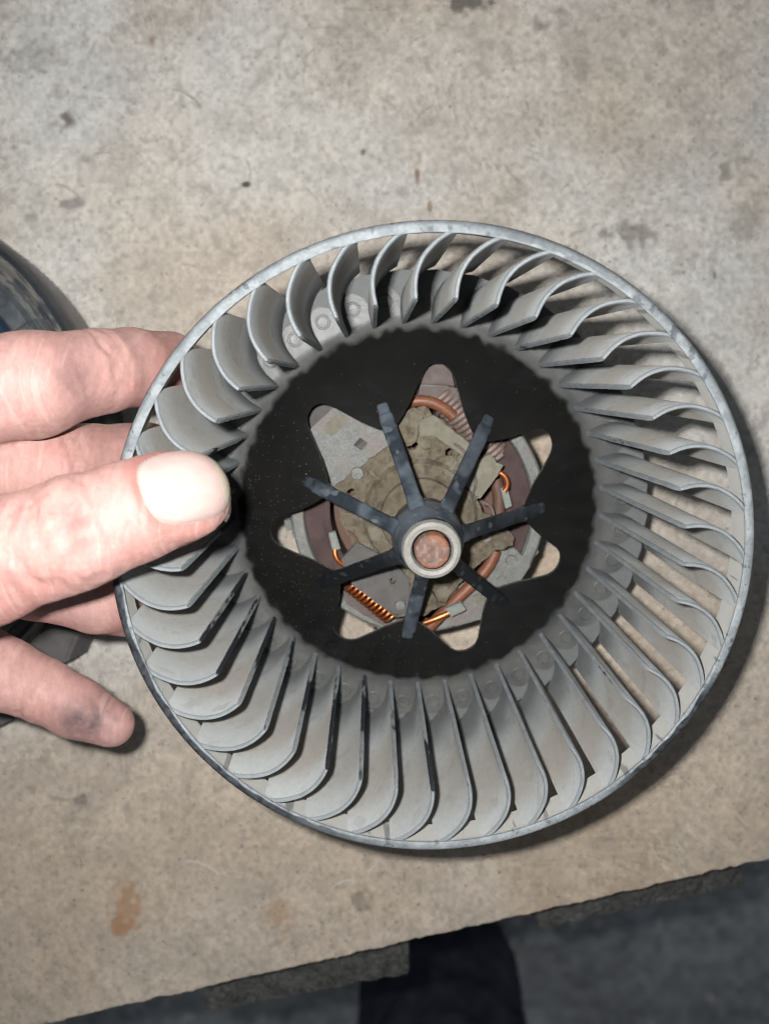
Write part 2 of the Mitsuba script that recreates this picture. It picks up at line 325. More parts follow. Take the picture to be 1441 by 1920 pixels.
principled('cover_mat', cover_color, 0.5, 0.4, lambda p, n, uv: fbm(p.x * 500, p.y * 500, p.z * 500, 3), 0.0003)
principled('cover_rim_mat', lambda p, n, uv: mix((0.010, 0.012, 0.015), (0.040, 0.044, 0.050), fbm(p.x * 160, p.y * 120, p.z * 300, 4)), 0.33, 0.55)
principled('blue_mat', lambda p, n, uv: mix((0.009, 0.018, 0.034), (0.018, 0.034, 0.060), fbm(p.x * 200, p.y * 200, p.z * 200, 3)), 0.4, 0.5)


# ---------------------------------------------------------------- mesh helpers
def manifold(poly, h):
    polys = getattr(poly, 'geoms', [poly])
    out = []
    for g in polys:
        rings = [np.array(g.exterior.coords)[:-1]] + [np.array(i.coords)[:-1] for i in g.interiors]
        out.append(m3.Manifold.extrude(m3.CrossSection(rings, m3.FillRule.EvenOdd), h))
    return out[0] if len(out) == 1 else m3.Manifold.compose(out)


def prism(poly, z_top, th, bevel=0.0):
    """A plate with this outline, its top at z_top; the top edge is chamfered by bevel."""
    if not isinstance(poly, shapely.Geometry):
        poly = Polygon(poly)
    poly = poly.buffer(0)
    if bevel:
        inner = poly.buffer(-bevel)
        a = manifold(poly, th - bevel).translate([0, 0, z_top - th])
        steps = 2
        parts = [a]
        for i in range(steps):
            k = (i + 1) / steps
            q = poly.buffer(-bevel * (1 - math.sqrt(max(0, 1 - k * k))) - 0.001 * i)
            if not q.is_empty:
                parts.append(manifold(q, bevel / steps + .02).translate([0, 0, z_top - bevel + bevel * i / steps - .02]))
        m = parts[0]
        for q in parts[1:]:
            m = m + q
        return m
    return manifold(poly, th).translate([0, 0, z_top - th])


def tri(m):
    if isinstance(m, trimesh.Trimesh):
        return m
    k = m.to_mesh()
    return trimesh.Trimesh(k.vert_properties[:, :3], k.tri_verts, process=False)


def spline(pts, n):
    from scipy.interpolate import CubicSpline
    pts = np.asarray(pts, float)
    t = np.r_[0, np.cumsum(np.linalg.norm(np.diff(pts, axis=0), axis=1))]
    return (CubicSpline(t, pts)(np.linspace(0, t[-1], n)) if len(pts) > 2 else pts[0] + np.linspace(0, 1, n)[:, None] * (pts[1] - pts[0]))


def tube(pts, radii, sides=14, cap=True):
    p = np.asarray(pts, float)
    n = len(p)
    r = np.broadcast_to(radii, (n,))
    t = np.gradient(p, axis=0); t /= np.linalg.norm(t, axis=1, keepdims=True)
    a = np.zeros_like(p); ref = np.array([0, 0, 1.0]) if abs(t[0, 2]) < .9 else np.array([1.0, 0, 0])
    for i in range(n):
        ref = ref - t[i] * (ref @ t[i]); ref /= np.linalg.norm(ref); a[i] = ref
    b = np.cross(t, a)
    ang = np.arange(sides) * 2 * np.pi / sides
    v = p[:, None] + r[:, None, None] * (np.cos(ang)[None, :, None] * a[:, None] + np.sin(ang)[None, :, None] * b[:, None])
    v = v.reshape(-1, 3)
    f = []
    for i in range(n - 1):
        for j in range(sides):
            q = [i * sides + j, i * sides + (j + 1) % sides, (i + 1) * sides + (j + 1) % sides, (i + 1) * sides + j]
            f += [[q[0], q[1], q[2]], [q[0], q[2], q[3]]]
    if cap:
        v = np.vstack([v, p[0], p[-1]])
        for j in range(sides):
            f += [[len(v) - 2, (j + 1) % sides, j], [len(v) - 1, (n - 1) * sides + j, (n - 1) * sides + (j + 1) % sides]]
    return trimesh.Trimesh(v, f, process=False)


def lathe(profile, n=256, closed=False):
    """Revolves (r, z) points about z."""
    pr = np.asarray(profile, float)
    ang = np.arange(n) * 2 * np.pi / n
    v = np.stack([pr[:, 0][:, None] * np.cos(ang), pr[:, 0][:, None] * np.sin(ang), np.repeat(pr[:, 1][:, None], n, 1)], -1).reshape(-1, 3)
    k = len(pr)
    f = []
    J = np.arange(n); J1 = (J + 1) % n
    for i in range(k if closed else k - 1):
        a, b = i, (i + 1) % k
        f.append(np.stack([a * n + J, b * n + J, b * n + J1], 1)); f.append(np.stack([a * n + J, b * n + J1, a * n + J1], 1))
    m = trimesh.Trimesh(v, np.vstack(f), process=False)
    return m


def roughen(m, length, amp, freq, seed=0):
    t = tri(m if isinstance(m, trimesh.Trimesh) else m.refine_to_length(length))
    t = trimesh.Trimesh(t.vertices, t.faces, process=True)
    v = np.array(t.vertices)
    d = np.stack([meshkit.fbm(v * freq, 3, seed + k) - .5 for k in range(3)], -1)
    t.vertices = v + d * 2 * amp
    return t


def add(key, mesh, mat, smooth=30, to_world=TW, label=None, category=None, group=None, kind=None, **kw):
    scene[key] = mikit.ply(mesh if isinstance(mesh, (trimesh.Trimesh, tuple)) else tri(mesh), mat, smooth=smooth, **kw)
    if to_world is not None:
        scene[key]['to_world'] = to_world
    d = {k: v for k, v in (('label', label), ('category', category), ('group', group), ('kind', kind)) if v}
    if d:
        labels[key] = d


def num(base, i):
    return base if i == 0 else f'{base}_{i:03d}'


# ================================================================ setting
# workshop floor, far below the bench
fl = trimesh.creation.box([8, 8, .1]); fl.apply_translation([0, 0, -0.75])
add('floor', fl, 'floor_mat', False, None, label='dark speckled concrete workshop floor below the bench edge', kind='structure')

# bench: a worn board whose front edge runs across the bottom of the picture
e0, e1 = at(100, 1915, H * 1000)[:2], at(1441, 1610, H * 1000)[:2]
ed = (e1 - e0) / np.linalg.norm(e1 - e0); en = np.array([-ed[1], ed[0]])
s = np.arange(-0.55, 0.95, 0.0015)
wob = (meshkit.fbm(np.c_[s * 160, s * 0, s * 0], 4, 3) - .5) * .0012 + (meshkit.fbm(np.c_[s * 900, s * 0, s * 0], 2, 8) - .5) * .0007
front = e0 + s[:, None] * ed + wob[:, None] * en
back = [e0 + .95 * ed + .75 * en, e0 - .55 * ed + .75 * en]
labels['workbench'] = {'label': 'worn grey-brown bench board with stains and a dark rough front edge', 'category': 'workbench'}
slab = m3.Manifold.extrude(m3.CrossSection([np.vstack([front, back])]), 0.018).translate([0, 0, -0.018])
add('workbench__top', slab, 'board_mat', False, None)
for k, quad in enumerate([[(385, 1897), (380, 1800), (764, 1715), (767, 1826)], [(1008, 1742), (1000, 1680), (1380, 1590), (1391, 1660)]]):
    q = [at(x, y, H * 1000 + 20.5)[:2] for x, y in quad]
    pg = Polygon(q).buffer(-.0008).buffer(.0008)
    m = roughen(manifold(pg, .016).translate([0, 0, -.0365]), .0022, .0016, 260, 5 + k)
    add(num('workbench__edge_batten', k), m, 'batten_mat', 40, None, label='dark splintered batten under the bench edge')
for k, (a, b) in enumerate([(-.48, .68), (.88, .68), (-.48, .10), (.88, .10)]):
    c = e0 + a * ed + b * en
    m = trimesh.creation.box([.06, .06, .68]); m.apply_translation([c[0], c[1], -.018 - .34 - .0005])
    add(num('workbench__leg', k), m, 'batten_mat', False, None)

# ================================================================ dark round cover lying at the left
cc = at(-302, 850, 262)
CS = .873                        # its radius, in tenths of a metre
lbl = 'dark dusty round plastic blower cover lying on the bench behind the hand'
labels['blower_cover'] = {'label': lbl, 'category': 'cover'}
CT = T(np.array([[CS, 0, 0, cc[0]], [0, CS, 0, cc[1]], [0, 0, 1, 0.0], [0, 0, 0, 1]]).tolist())
add('blower_cover__rim', lathe([(.0948, .0245), (.0955, .0258), (.0972, .0262), (.0986, .0245), (.0996, .0205), (.0993, .003), (.097, .001), (.090, .001)], 240), 'cover_rim_mat', 40, CT)
add('blower_cover__bowl', lathe([(.0951, .0250), (.0935, .0256), (.0915, .0240), (.0900, .0243), (.0880, .0252), (.0868, .0238), (.0850, .0222), (.0815, .0216), (.0790, .0226), (.0778, .0212)], 200), 'cover_mat', 25, CT)
add('blower_cover__cap', lathe([(.0780, .0215), (.0765, .0228), (.074, .0228), (.0735, .0222), (.050, .027), (.035, .031), (.0, .032)], 160), 'blue_mat', 30, CT)
for k in range(24):
    aa = 2 * math.pi * (k + .35) / 24
    m = trimesh.creation.box([.0062, .0011, .0022]); m.apply_translation([.0822, 0, .0222])
    m.apply_transform(trimesh.transformations.rotation_matrix(aa, [0, 0, 1]))
    add(num('blower_cover__rib', k), m, 'cover_mat', False, CT)
lug = np.array([at(x, y, 266)[:2] for x, y in [(-60, 1120), (60, 1115), (166, 1150), (128, 1240), (70, 1262), (34, 1345), (-60, 1390), (-160, 1300)]])
m = prism(Polygon(lug * 1000), 0.0, 18, 1.2)
add('blower_cover__lug', tri(m).apply_scale(.001).apply_translation([0, 0, .0195]), 'sheet_mat', 30, None, label='flat grey mounting lug of the dark cover')

# ================================================================ the blower fan: wheel and motor turn as one piece in the hand
F = 'blower_fan'
labels[F] = {'label': 'dusty grey blower fan wheel with curved blades, star-shaped hub openings and its motor behind', 'category': 'fan'}
NB = 41
KN0 = -math.radians(107.04)

# outer ring
add(F + '__outer_ring', lathe([(69.3, -0.2), (69.6, 0.0), (70.6, 0.05), (71.3, -.35), (71.95, -1.6), (71.9, -10.0), (71.5, -10.5), (70.9, -10.5), (70.6, -10.0), (70.0, -3.0), (69.4, -.9)], 360, True), 'ring_mat', 35)

# one blade, standing along the axle: a bent sheet whose section bends forward near the ring
RR = np.array([50.0, 53.0, 58.0, 59.4, 61.3, 64.5, 67.0, 69.2, 70.6]); GG = np.radians(np.array([0, 0, 0, .12, .50, 1.85, 3.75, 6.1, 8.3]))
from scipy.interpolate import PchipInterpolator
G = PchipInterpolator(RR, GG)


def blade(seed):
    g = np.random.default_rng(seed)
    nu, nv = 30, 40
    tt = np.linspace(0, 1, nu) ** 0.85
    zz = np.concatenate([[-62.6], np.linspace(-61.8, -2.2, nv - 4), [-1.5, -1.05, -.8]])
    front, back_ = [], []
    lean = g.normal(0, .05)
    chip = g.uniform(-50, -4, 5); cd = g.uniform(0, .25, 5)
    for z in zz:
        r0 = 53.9 + (z + 61) / 60 * 2.0
        # small step and rounded corner at the knee, plus nicks in the moulded edge
        if z > -3.4:
            r0 += .45 * (z + 3.4) / 2.6
        r0 += (cd * np.exp(-((z - chip) / .5) ** 2)).sum()
        r = r0 + (70.5 - r0) * tt
        th = KN0 - G(r) + math.radians(lean) * (z + 30) / 30
        half = .62 * np.minimum(1, .80 + .6 * np.sqrt(np.clip((r - r0) / 2.2, 0, 1))) * (1 if z < -1.2 else (.8 if z < -.9 else .45)) * (1.15 - .3 * (z + 62) / 62)
        tx, ty = np.cos(th), np.sin(th)
        dth = np.gradient(th, r)
        nx, ny = -(ty + r * dth * tx * 1.0), (tx - r * dth * ty)
        # normal of the sheet in the plane: tangent (dr, r dth) rotated by 90 degrees
        tang = np.stack([tx - r * dth * ty, ty + r * dth * tx], 1)
        tang /= np.linalg.norm(tang, axis=1, keepdims=True)
        nor = np.stack([-tang[:, 1], tang[:, 0]], 1)
        c = np.stack([r * tx, r * ty], 1)
        front.append(np.c_[c + nor * half[:, None], np.full(nu, z)]); back_.append(np.c_[c - nor * half[:, None], np.full(nu, z)])
    A, B = np.array(front), np.array(back_)
    nz = len(zz)
    v = np.vstack([A.reshape(-1, 3), B.reshape(-1, 3)])
    o = nz * nu
    i, j = np.meshgrid(np.arange(nz - 1), np.arange(nu - 1), indexing='ij')
    q = np.stack([i * nu + j, i * nu + j + 1, (i + 1) * nu + j + 1, (i + 1) * nu + j], -1).reshape(-1, 4)
    f = [q[:, ::-1], q + o]
    def strip(idx):
        idx = np.asarray(idx)
        return np.stack([idx[:-1], idx[1:], idx[1:] + o, idx[:-1] + o], 1)
    f += [strip(np.arange(nu)), strip(np.arange(nz) * nu)[:, ::-1], strip((nz - 1) * nu + np.arange(nu))[:, ::-1], strip(np.arange(nz) * nu + nu - 1)]
    f = np.vstack(f)
    return trimesh.Trimesh(v, np.vstack([f[:, [0, 1, 2]], f[:, [0, 2, 3]]]), process=False)


kinds = [mikit.ply(blade(11 + k), 'blade_mat', smooth=38) for k in range(6)]
for i in range(NB):
    d = dict(kinds[int(rng.integers(6))])
    a = 360.0 / NB * i
    M = WHEEL @ np.array(T().rotate([0, 0, 1], a).matrix, float).reshape(4, 4)
    d['to_world'] = T(M.tolist())
    scene[num(F + '__blade', i)] = d

# hub plate: a shallow cone with a seven-lobed opening; scalloped pads between the blade roots
lobe_r = [(0, 42.9), (3.2, 42.3), (5.6, 40.6), (8.0, 37.6), (11.5, 33.7), (13.4, 32.0), (16.5, 30.0), (18.4, 29.0), (20.0, 28.3), (21.5, 27.8), (25.714, 27.2)]
lr = PchipInterpolator([a for a, _ in lobe_r], [r for _, r in lobe_r])
ang = np.linspace(0, 360, 7 * 72, endpoint=False)
LOBE0 = 135.0
off = np.abs((ang - LOBE0 + 180 / 7) % (360 / 7) - 180 / 7)
rad = lr(off)
star = Polygon(np.c_[rad * np.cos(np.radians(ang)), rad * np.sin(np.radians(ang))])
ta = np.linspace(0, 2 * np.pi, 41 * 16, endpoint=False)
ph = ((ta - KN0) * NB / (2 * np.pi)) % 1.0
padr = 59.0 + 5.8 * np.sin(np.pi * ph) ** .55
outer = Polygon(np.c_[padr * np.cos(ta), padr * np.sin(ta)])


def cone_z(r):
    return np.interp(r, [8, 29, 36, 42.5, 48, 53.0, 55.5, 80], [-22.5, -40.2, -45.6, -51.0, -55.9, -60.4, -61.3, -61.6])


pm = manifold(outer.difference(star.buffer(0.0)), 1.9)
pm = pm.refine_to_length(1.3)
t = tri(pm)
v = np.array(t.vertices)
v[:, 2] = cone_z(np.hypot(v[:, 0], v[:, 1])) - 1.9 + v[:, 2]
add(F + '__hub_plate', trimesh.Trimesh(v, t.faces, process=False), 'plate_mat', 32)
# bottom band that carries the blades' feet, below the pads
base = Point(0, 0).buffer(69.3, 128).difference(Point(0, 0).buffer(56, 128))
tb = np.linspace(0, 2 * np.pi, 41 * 16, endpoint=False)
pb = ((tb - KN0) * NB / (2 * np.pi)) % 1.0
br = 69.0 - .5 * np.sin(np.pi * pb)
base = Polygon(np.c_[br * np.cos(tb), br * np.sin(tb)]).difference(Point(0, 0).buffer(55, 128))
add(F + '__base_band', prism(base, -62.6, 1.6), 'blade_mat', 30)
mark = lathe([(2.15, -.3), (2.15, .20), (1.95, .32), (1.65, .32), (1.45, .08), (0, .02)], 28)
pin = mikit.ply(mark, 'plate_mat', smooth=30)
for i in range(NB):
    a = KN0 + (i + .52) * 2 * np.pi / NB
    d = dict(pin)
    M = WHEEL @ np.array(T().translate([60.6 * math.cos(a), 60.6 * math.sin(a), -61.4]).matrix, float).reshape(4, 4)
    d['to_world'] = T(M.tolist())
    scene[num(F + '__moulding_mark', i)] = d

# seven spokes from the inner points of the star up to the hub boss
for i in range(7):
    a = math.radians(LOBE0 + 180 / 7 + i * 360 / 7)
    d = np.array([math.cos(a), math.sin(a), 0])
    p0, p1 = d * 30.5 + [0, 0, -41.3], d * 8.0 + [0, 0, -22.6]
    hull = m3.Manifold.hull
    def disc_(p, r, q=None):
        return m3.Manifold.sphere(r, 24).translate(list(p))
    side = np.array([-d[1], d[0], 0])
    def pair(p, w, r):
        return [disc_(p + side * w, r), disc_(p - side * w, r)]
    up = np.array([0, 0, 1.0])
    body = m3.Manifold.batch_hull(pair(p0 + up * .4, 1.15, .8) + pair(p1 + up * 1.3, .95, .85) + pair(p0 * [.94, .94, 1] - up * 1.6, .7, .6) + pair(p1 - up * 3.6, .4, .6))
    foot = m3.Manifold.batch_hull(pair(d * 33.2 + [0, 0, -43.9], .8, .75) + pair(d * 26.5 + [0, 0, -38.2], 1.1, .8) + pair(d * 28 + [0, 0, -41.0], 1.3, .8))
    root = m3.Manifold.batch_hull(pair(d * 10.2 + [0, 0, -23.4], .9, 1.1) + pair(d * 7.2 + [0, 0, -19.0], 1.1, 1.1) + pair(d * 7.0 + [0, 0, -26], .9, 1.1))
    t = tri((body + foot + root).refine_to_length(1.0))
    t = trimesh.Trimesh(t.vertices, t.faces, process=True)
    trimesh.smoothing.filter_taubin(t, iterations=7)
    t.vertices = t.vertices + (meshkit.fbm(np.array(t.vertices) * .6, 3, i) - .5)[:, None] * np.array(t.vertex_normals) * .35
    add(num(F + '__spoke', i), t, 'hub_mat', True)
add(F + '__hub_boss', lathe([(8.0, -32), (8.8, -30), (9.0, -26), (8.9, -21), (8.5, -17.5), (8.0, -15.2), (7.3, -13.6), (7.1, -10.2), (6.4, -9.6), (4.5, -9.6)], 96), 'hub_mat', 35)
add(F + '__washer', lathe([(7.0, -11), (6.95, -8.9), (6.6, -8.2), (5.9, -7.9), (5.0, -8.1), (4.6, -8.9), (4.5, -10.5)], 96), 'washer_mat', 35)
sh = lathe([(4.15, -60), (4.15, -7.6), (3.95, -6.9), (3.6, -6.6), (2.6, -6.35), (1.5, -6.35), (.9, -6.55), (0, -6.6)], 64)
add(F + '__shaft', sh, 'rust_mat', 35, label='rusty motor shaft end in the hub')

# ---------------------------------------------------------------- motor seen through the openings
M_ = F + '__motor'
add(M_, lathe([(33.4, -60.2), (33.8, -58.2), (36.6, -58.0), (37.2, -58.6), (37.3, -92), (35.5, -96), (20, -97.5), (0, -97.5)], 160), 'steel_mat', 35, label='steel motor can behind the hub openings')
mg = []
for c0 in (0, 180):
    a = np.radians(np.linspace(c0 - 72, c0 + 72, 60))
    mg.append(Polygon(np.r_[np.c_[33.3 * np.cos(a), 33.3 * np.sin(a)], np.c_[26 * np.cos(a[::-1]), 26 * np.sin(a[::-1])]]))
for k, g in enumerate(mg):
    add(num(M_ + '__magnet', k), prism(g, -60.0, 34, .5) + prism(g.buffer(-1.9), -59.3, 2, .3), 'magnet_mat', 30)
add(M_ + '__armature', prism(Point(0, 0).buffer(25, 40), -66, 28, 1.0), 'brown_mat', 30)
fa = np.radians(np.linspace(112, 158, 30))
fl_ = Polygon(np.r_[np.c_[47 * np.cos(fa), 47 * np.sin(fa)], np.c_[36 * np.cos(fa[::-1]), 36 * np.sin(fa[::-1])]])
add(M_ + '__flange', prism(fl_, -64, 3, .6), 'sheet_mat', 30)

D = {
'bracket':(-57,[(-31.1,24.2),(-24.9,29.8),(-20.0,32.8),(-10.1,31.4),(-4.4,25.8),(-7.9,20.1),(-24.9,7.1),(-26.1,8.1),(-28.6,15.1)]),
'bracket_hole':(-57,[(-17.0,21.7),(-14.8,20.1),(-16.7,18.0),(-18.9,19.5)]),
'hump':(-56,[(-27.8,24.4),(-23.1,29.0),(-20.5,26.7),(-24.9,22.0)]),
'card':(-51,[(-24.7,8.0),(-8.1,20.7),(-4.7,26.2),(-3.0,30.0),(0.7,30.9),(3.5,28.3),(6.3,27.1),(10.5,23.5),(15.1,19.0),(18.7,15.9),(20.6,10.3),(16.9,5.0),(15.8,4.6),(18.1,1.0),(22.3,-0.8),(23.8,-2.9),(27.1,-6.5),(27.0,-8.7),(21.2,-10.4),(16.0,-15.7),(11.4,-20.4),(8.3,-23.8),(8.0,-26.0),(1.5,-29.7),(-7.1,-29.7),(-16.5,-22.2),(-17.9,-12.7),(-20.0,-6.1),(-22.1,-2.5),(-23.1,1.7),(-23.3,6.0)]),
'h1':(-51,[(-4.0,19.3),(-2.9,20.9),(-1.2,21.3),(-0.5,20.6),(-1.2,19.2),(-3.3,18.4)]),
'h2':(-51,[(6.8,18.7),(8.0,19.4),(9.0,18.7),(8.4,17.1),(7.0,16.9)]),
'h3':(-51,[(-21.0,6.6),(-20.3,7.4),(-19.2,8.0),(-18.4,7.3),(-18.5,6.1),(-19.6,5.4)]),
'h4':(-51,[(-9.8,-18.9),(-9.5,-17.7),(-8.5,-17.3),(-7.8,-18.0),(-8.0,-19.0),(-9.0,-19.9)]),
'block':(-47.5,[(13.4,14.9),(18.8,18.0),(20.1,16.9),(20.7,15.6),(22.7,14.9),(21.1,11.8),(16.4,5.5),(11.8,9.7)]),
'lump':(-48,[(-6.8,26.5),(-4.9,29.2),(-2.2,31.1),(0.4,29.5),(-0.8,25.8),(-1.4,22.1),(-3.4,20.3),(-5.8,21.7)]),
'ridge':(-48.8,[(-0.7,27.1),(3.3,28.6),(14.8,19.6),(13.6,14.8),(10.4,18.2),(3.4,23.0),(-0.7,22.7)]),
'pinkA':(-57,[(1.2,40.6),(2.8,42.4),(6.6,42.4),(8.9,40.1),(9.9,36.3),(0.1,36.9)]),
'pinkB':(-56,[(-0.2,36.5),(10.0,36.0),(11.5,31.9),(6.7,32.2),(-1.0,32.7)]),
'owire':(-54,[(-4.6,30.7),(-1.8,32.1),(1.6,32.1),(5.5,30.8),(9.4,27.8)]),
'wind':(-57,[(6.0,33.9),(22.8,16.3)]),
'rod':(-55,[(22.1,9.7),(23.1,5.4),(23.1,-0.4),(20.6,-7.0)]),
'owire2':(-53,[(22.3,-11.0),(19.2,-17.3),(13.5,-23.3),(7.1,-30.0),(1.4,-36.5)]),
'cu1':(-52,[(21.1,12.3),(23.2,11.9),(24.7,9.8),(24.0,6.9)]),
'term1':(-53,[(23.1,7.5),(24.9,8.0),(26.5,2.5),(24.7,1.7)]),
'term2':(-57,[(-26.3,-6.3),(-24.3,-5.8),(-22.8,-11.0),(-25.1,-11.6)]),
'cu2':(-57,[(-24.5,-11.2),(-23.8,-14.2),(-21.6,-16.0)]),
'sheet':(-48.5,[(-22.4,-12.1),(-17.8,-7.2),(-7.3,-13.2),(-3.0,-17.9),(-2.9,-28.2),(-7.9,-28.2),(-19.3,-19.7)]),
'spring':(-52,[(-19.7,-20.7),(-7.8,-30.8)]),
'body':(-57,[(-22.5,-24.0),(-20.2,-22.8),(-9.9,-32.4),(-9.9,-34.7),(-16.5,-31.2),(-21.3,-27.8)]),
'body2':(-62,[(-16.5,-33.4),(-11.3,-34.0),(-9.0,-36.4),(-14.3,-36.8)]),
'silver':(-60,[(-12.0,-35.7),(-3.8,-34.0),(-3.8,-37.5),(-11.3,-38.4)]),
'lrb':(-57,[(22.2,-12.3),(28.4,-10.8),(33.3,-16.1),(30.2,-21.4),(22.6,-27.9),(20.2,-32.3),(11.7,-34.8),(7.9,-30.2),(8.9,-25.6),(12.9,-21.8),(19.4,-18.0)]),
'l1':(-56,[(22.9,-20.4),(25.5,-18.9),(27.1,-21.5),(24.6,-23.8)]),
'l2':(-56,[(16.2,-25.7),(18.0,-24.5),(20.6,-27.2),(18.4,-28.7)]),
'term3':(-50,[(7.5,-27.2),(12.1,-25.3),(13.6,-27.6),(9.4,-29.6)]),
'cu3':(-50.5,[(9.7,-28.3),(5.8,-30.0),(1.7,-31.7)]),
'gblock':(-61,[(6.4,-34.5),(12.1,-33.0),(13.3,-36.1),(7.6,-37.5)]),
'rbox':(-62,[(31.3,-15.5),(34.9,-10.1),(36.7,-13.2),(33.6,-17.4)]),
'ltab':(-62,[(-39.7,-3.6),(-37.8,-3.1),(-37.2,-6.3),(-39.0,-6.9)]),
}
pg = lambda k: Polygon(D[k][1])


def wobble(poly, amp, freq, seed):
    q = np.array(poly.buffer(.25).buffer(-.25).segmentize(.35).exterior.coords)[:-1]
    d = np.stack([meshkit.fbm(np.c_[q * freq, q[:, 0] * 0], 3, seed + k) - .5 for k in range(2)], -1)
    return Polygon(q + d * 2 * amp).buffer(0)


card = wobble(pg('card'), .55, .5, 3)
for h in ('h1', 'h2', 'h3', 'h4'):
    card = card.difference(wobble(pg(h), .4, 1.2, 9))
card = card.difference(wobble(LineString([(12.2, 5.5), (14.8, 1.2), (15.4, -3.5)]).buffer(.16), .25, .8, 2)).difference(wobble(LineString([(4, -22), (5.5, -25.5), (8.6, -26)]).buffer(.14), .3, .8, 4))
card = max(getattr(card, 'geoms', [card]), key=lambda g: g.area)
cm = prism(card, -51, 2.4, .45)
cm = cm + m3.Manifold.cylinder(1.9, 16.5, 15.2, 64).translate([0, 0, -51.2]) + m3.Manifold.cylinder(3.6, 12.0, 11.0, 64).translate([0, 0, -51.2])
for q in range(9):            # radial ribs from the bearing seat to the rim of the card, and shallow seats between them
    rib = m3.Manifold.cube([8.5, .9, 1.3]).translate([12.5, -.45, -51.4]).rotate([0, 0, 18 + 40 * q])
    cm = cm + (rib ^ manifold(card.buffer(-.8), 8).translate([0, 0, -55]))
for q in range(6):
    cm = cm - m3.Manifold.cylinder(2, 1.5, 1.9, 20).translate([20.5 * math.cos(.5 + q), 20.5 * math.sin(.5 + q), -51.7])
cm = cm - m3.Manifold.cylinder(60, 4.4, 4.4, 32).translate([0, 0, -90])
ct = roughen(cm, .9, .16, .45, 2)
add(M_ + '__brush_card', ct, 'card_mat', 35, label='brown dust-caked brush card with ragged edge')
add(M_ + '__brush_holder', roughen(prism(wobble(pg('block'), .12, .6, 1), -47.5, 4, .4), 1.0, .10, .5, 3), 'card_light_mat', 35)
add(M_ + '__card_corner', roughen(prism(wobble(pg('lump'), .5, .5, 6), -48, 3, .7), .8, .40, .35, 4), 'card_mat', 40)
add(M_ + '__card_ridge', roughen(prism(wobble(pg('ridge'), .2, .5, 7), -48.9, 2.4, .5), .9, .16, .4, 5), 'card_light_mat', 40)
br_ = pg('bracket').buffer(.6).buffer(-.6).difference(pg('bracket_hole'))
add(M_ + '__bracket', prism(br_, -57, 1.6, .25), 'steel_mat', 30, label='silver-grey steel bracket with a square hole')
add(M_ + '__bracket_hump', roughen(prism(pg('hump').buffer(-.5).buffer(.5), -55.9, 1.2, .5), .7, .12, .6, 8), 'card_light_mat', 35)
add(M_ + '__hole_floor', prism(pg('bracket_hole').buffer(2), -60.4, 1.0), 'sheet_mat', False)
for k, q in enumerate(('pinkA', 'pinkB')):
    add(num(M_ + '__end_tab', k), roughen(prism(wobble(pg(q).buffer(-.12), .06, .6, k), D[q][0], 3.5, .4), .9, .08, .6, k), 'dark_body_mat', 35)


def wire(k, r, mat, name, n=40, sides=14, i=0):
    z, p = D[k]
    q = spline(np.c_[np.array(p), np.full(len(p), z)], n)
    q[:, 2] += -r + .35 * np.sin(np.linspace(0, 3.1, n))
    add(num(M_ + '__' + name, i), tube(q, r, sides), mat, 40)


wire('owire', 1.65, 'orange_mat', 'orange_wire')
wire('owire2', 1.75, 'orange_mat', 'orange_wire', i=1)
wire('rod', 1.9, 'brown_mat', 'brown_lead')
for k, (q, r) in enumerate((('cu1', .75), ('cu2', .75), ('cu3', .8))):
    wire(q, r, 'copper_mat', 'copper_braid', i=k)


def helix(p0, p1, R, turns, n, sq=1.0):
    p0, p1 = np.array(p0, float), np.array(p1, float)
    ax = (p1 - p0) / np.linalg.norm(p1 - p0)
    a = np.cross(ax, [0, 0, 1.0]); a /= np.linalg.norm(a); b = np.cross(a, ax)
    t = np.linspace(0, 1, n); w = 2 * np.pi * turns * t
    return p0 + t[:, None] * (p1 - p0) + R * (np.cos(w)[:, None] * a + sq * np.sin(w)[:, None] * b)


(z0, ws) = D['spring']
add(M_ + '__brush_spring', tube(helix([*ws[0], z0 - 2.6], [*ws[1], z0 - 2.6], 2.45, 10.5, 420), .52, 10), 'copper_mat', 40, label='bright copper coil spring')
(z0, ws) = D['wind']
p0, p1 = np.array([*ws[0], z0 - 2.5]), np.array([*ws[1], z0 - 2.5])
add(M_ + '__winding', trimesh.util.concatenate([tube(helix(p0, p1, 3.7, 15.3, 620), .78, 10), tube(np.linspace(p0, p1, 6), 3.2, 20)]), 'winding_mat', 40, label='pale dusty wire winding')
for k, pts in enumerate(([(17.5, 4, -50.2), (20.5, 1.5, -49.8), (21, -2.5, -49.9), (25.5, -5, -50.4)], [(-20.5, -4, -50.4), (-17, -8.5, -49.7), (-15.5, -13, -50)],
                         [(9.0, 20.8, -48.2), (13.5, 16.0, -47.6), (15.0, 10.0, -47.0), (14.2, 6.0, -49.4)])):
    add(num(M_ + '__thin_lead', k), tube(spline(pts, 30), .42, 10), 'brown_mat' if k % 2 else 'dark_body_mat', 40)
for k, (x, y, z, r) in enumerate(((-17.8, 12.2, -50.9, 1.9), (18.9, -6.0, -50.9, 1.6), (-5.6, -25.4, -48.4, 1.5), (27.5, -14.4, -56.9, 1.7), (-12.6, 27.3, -56.9, 1.5))):
    hd = m3.Manifold.cylinder(.9, r, r * .86, 24) - m3.Manifold.cube([r * 1.7, .45, .6], True).rotate([0, 0, 40 * k]).translate([0, 0, .9])
    add(num(M_ + '__screw', k), hd.translate([x, y, z]), 'steel_mat', 30)
for k, q in enumerate(('term1', 'term2', 'term3')):
    add(num(M_ + '__terminal', k), prism(pg(q), D[q][0], 2.0, .35), 'terminal_mat', 30)
sheet = pg('sheet').difference(Polygon([(-8.6, -18.6), (-8.2, -17.6), (-7.2, -17.4), (-6.8, -18.3), (-7.3, -19.3), (-8.2, -19.4)]))
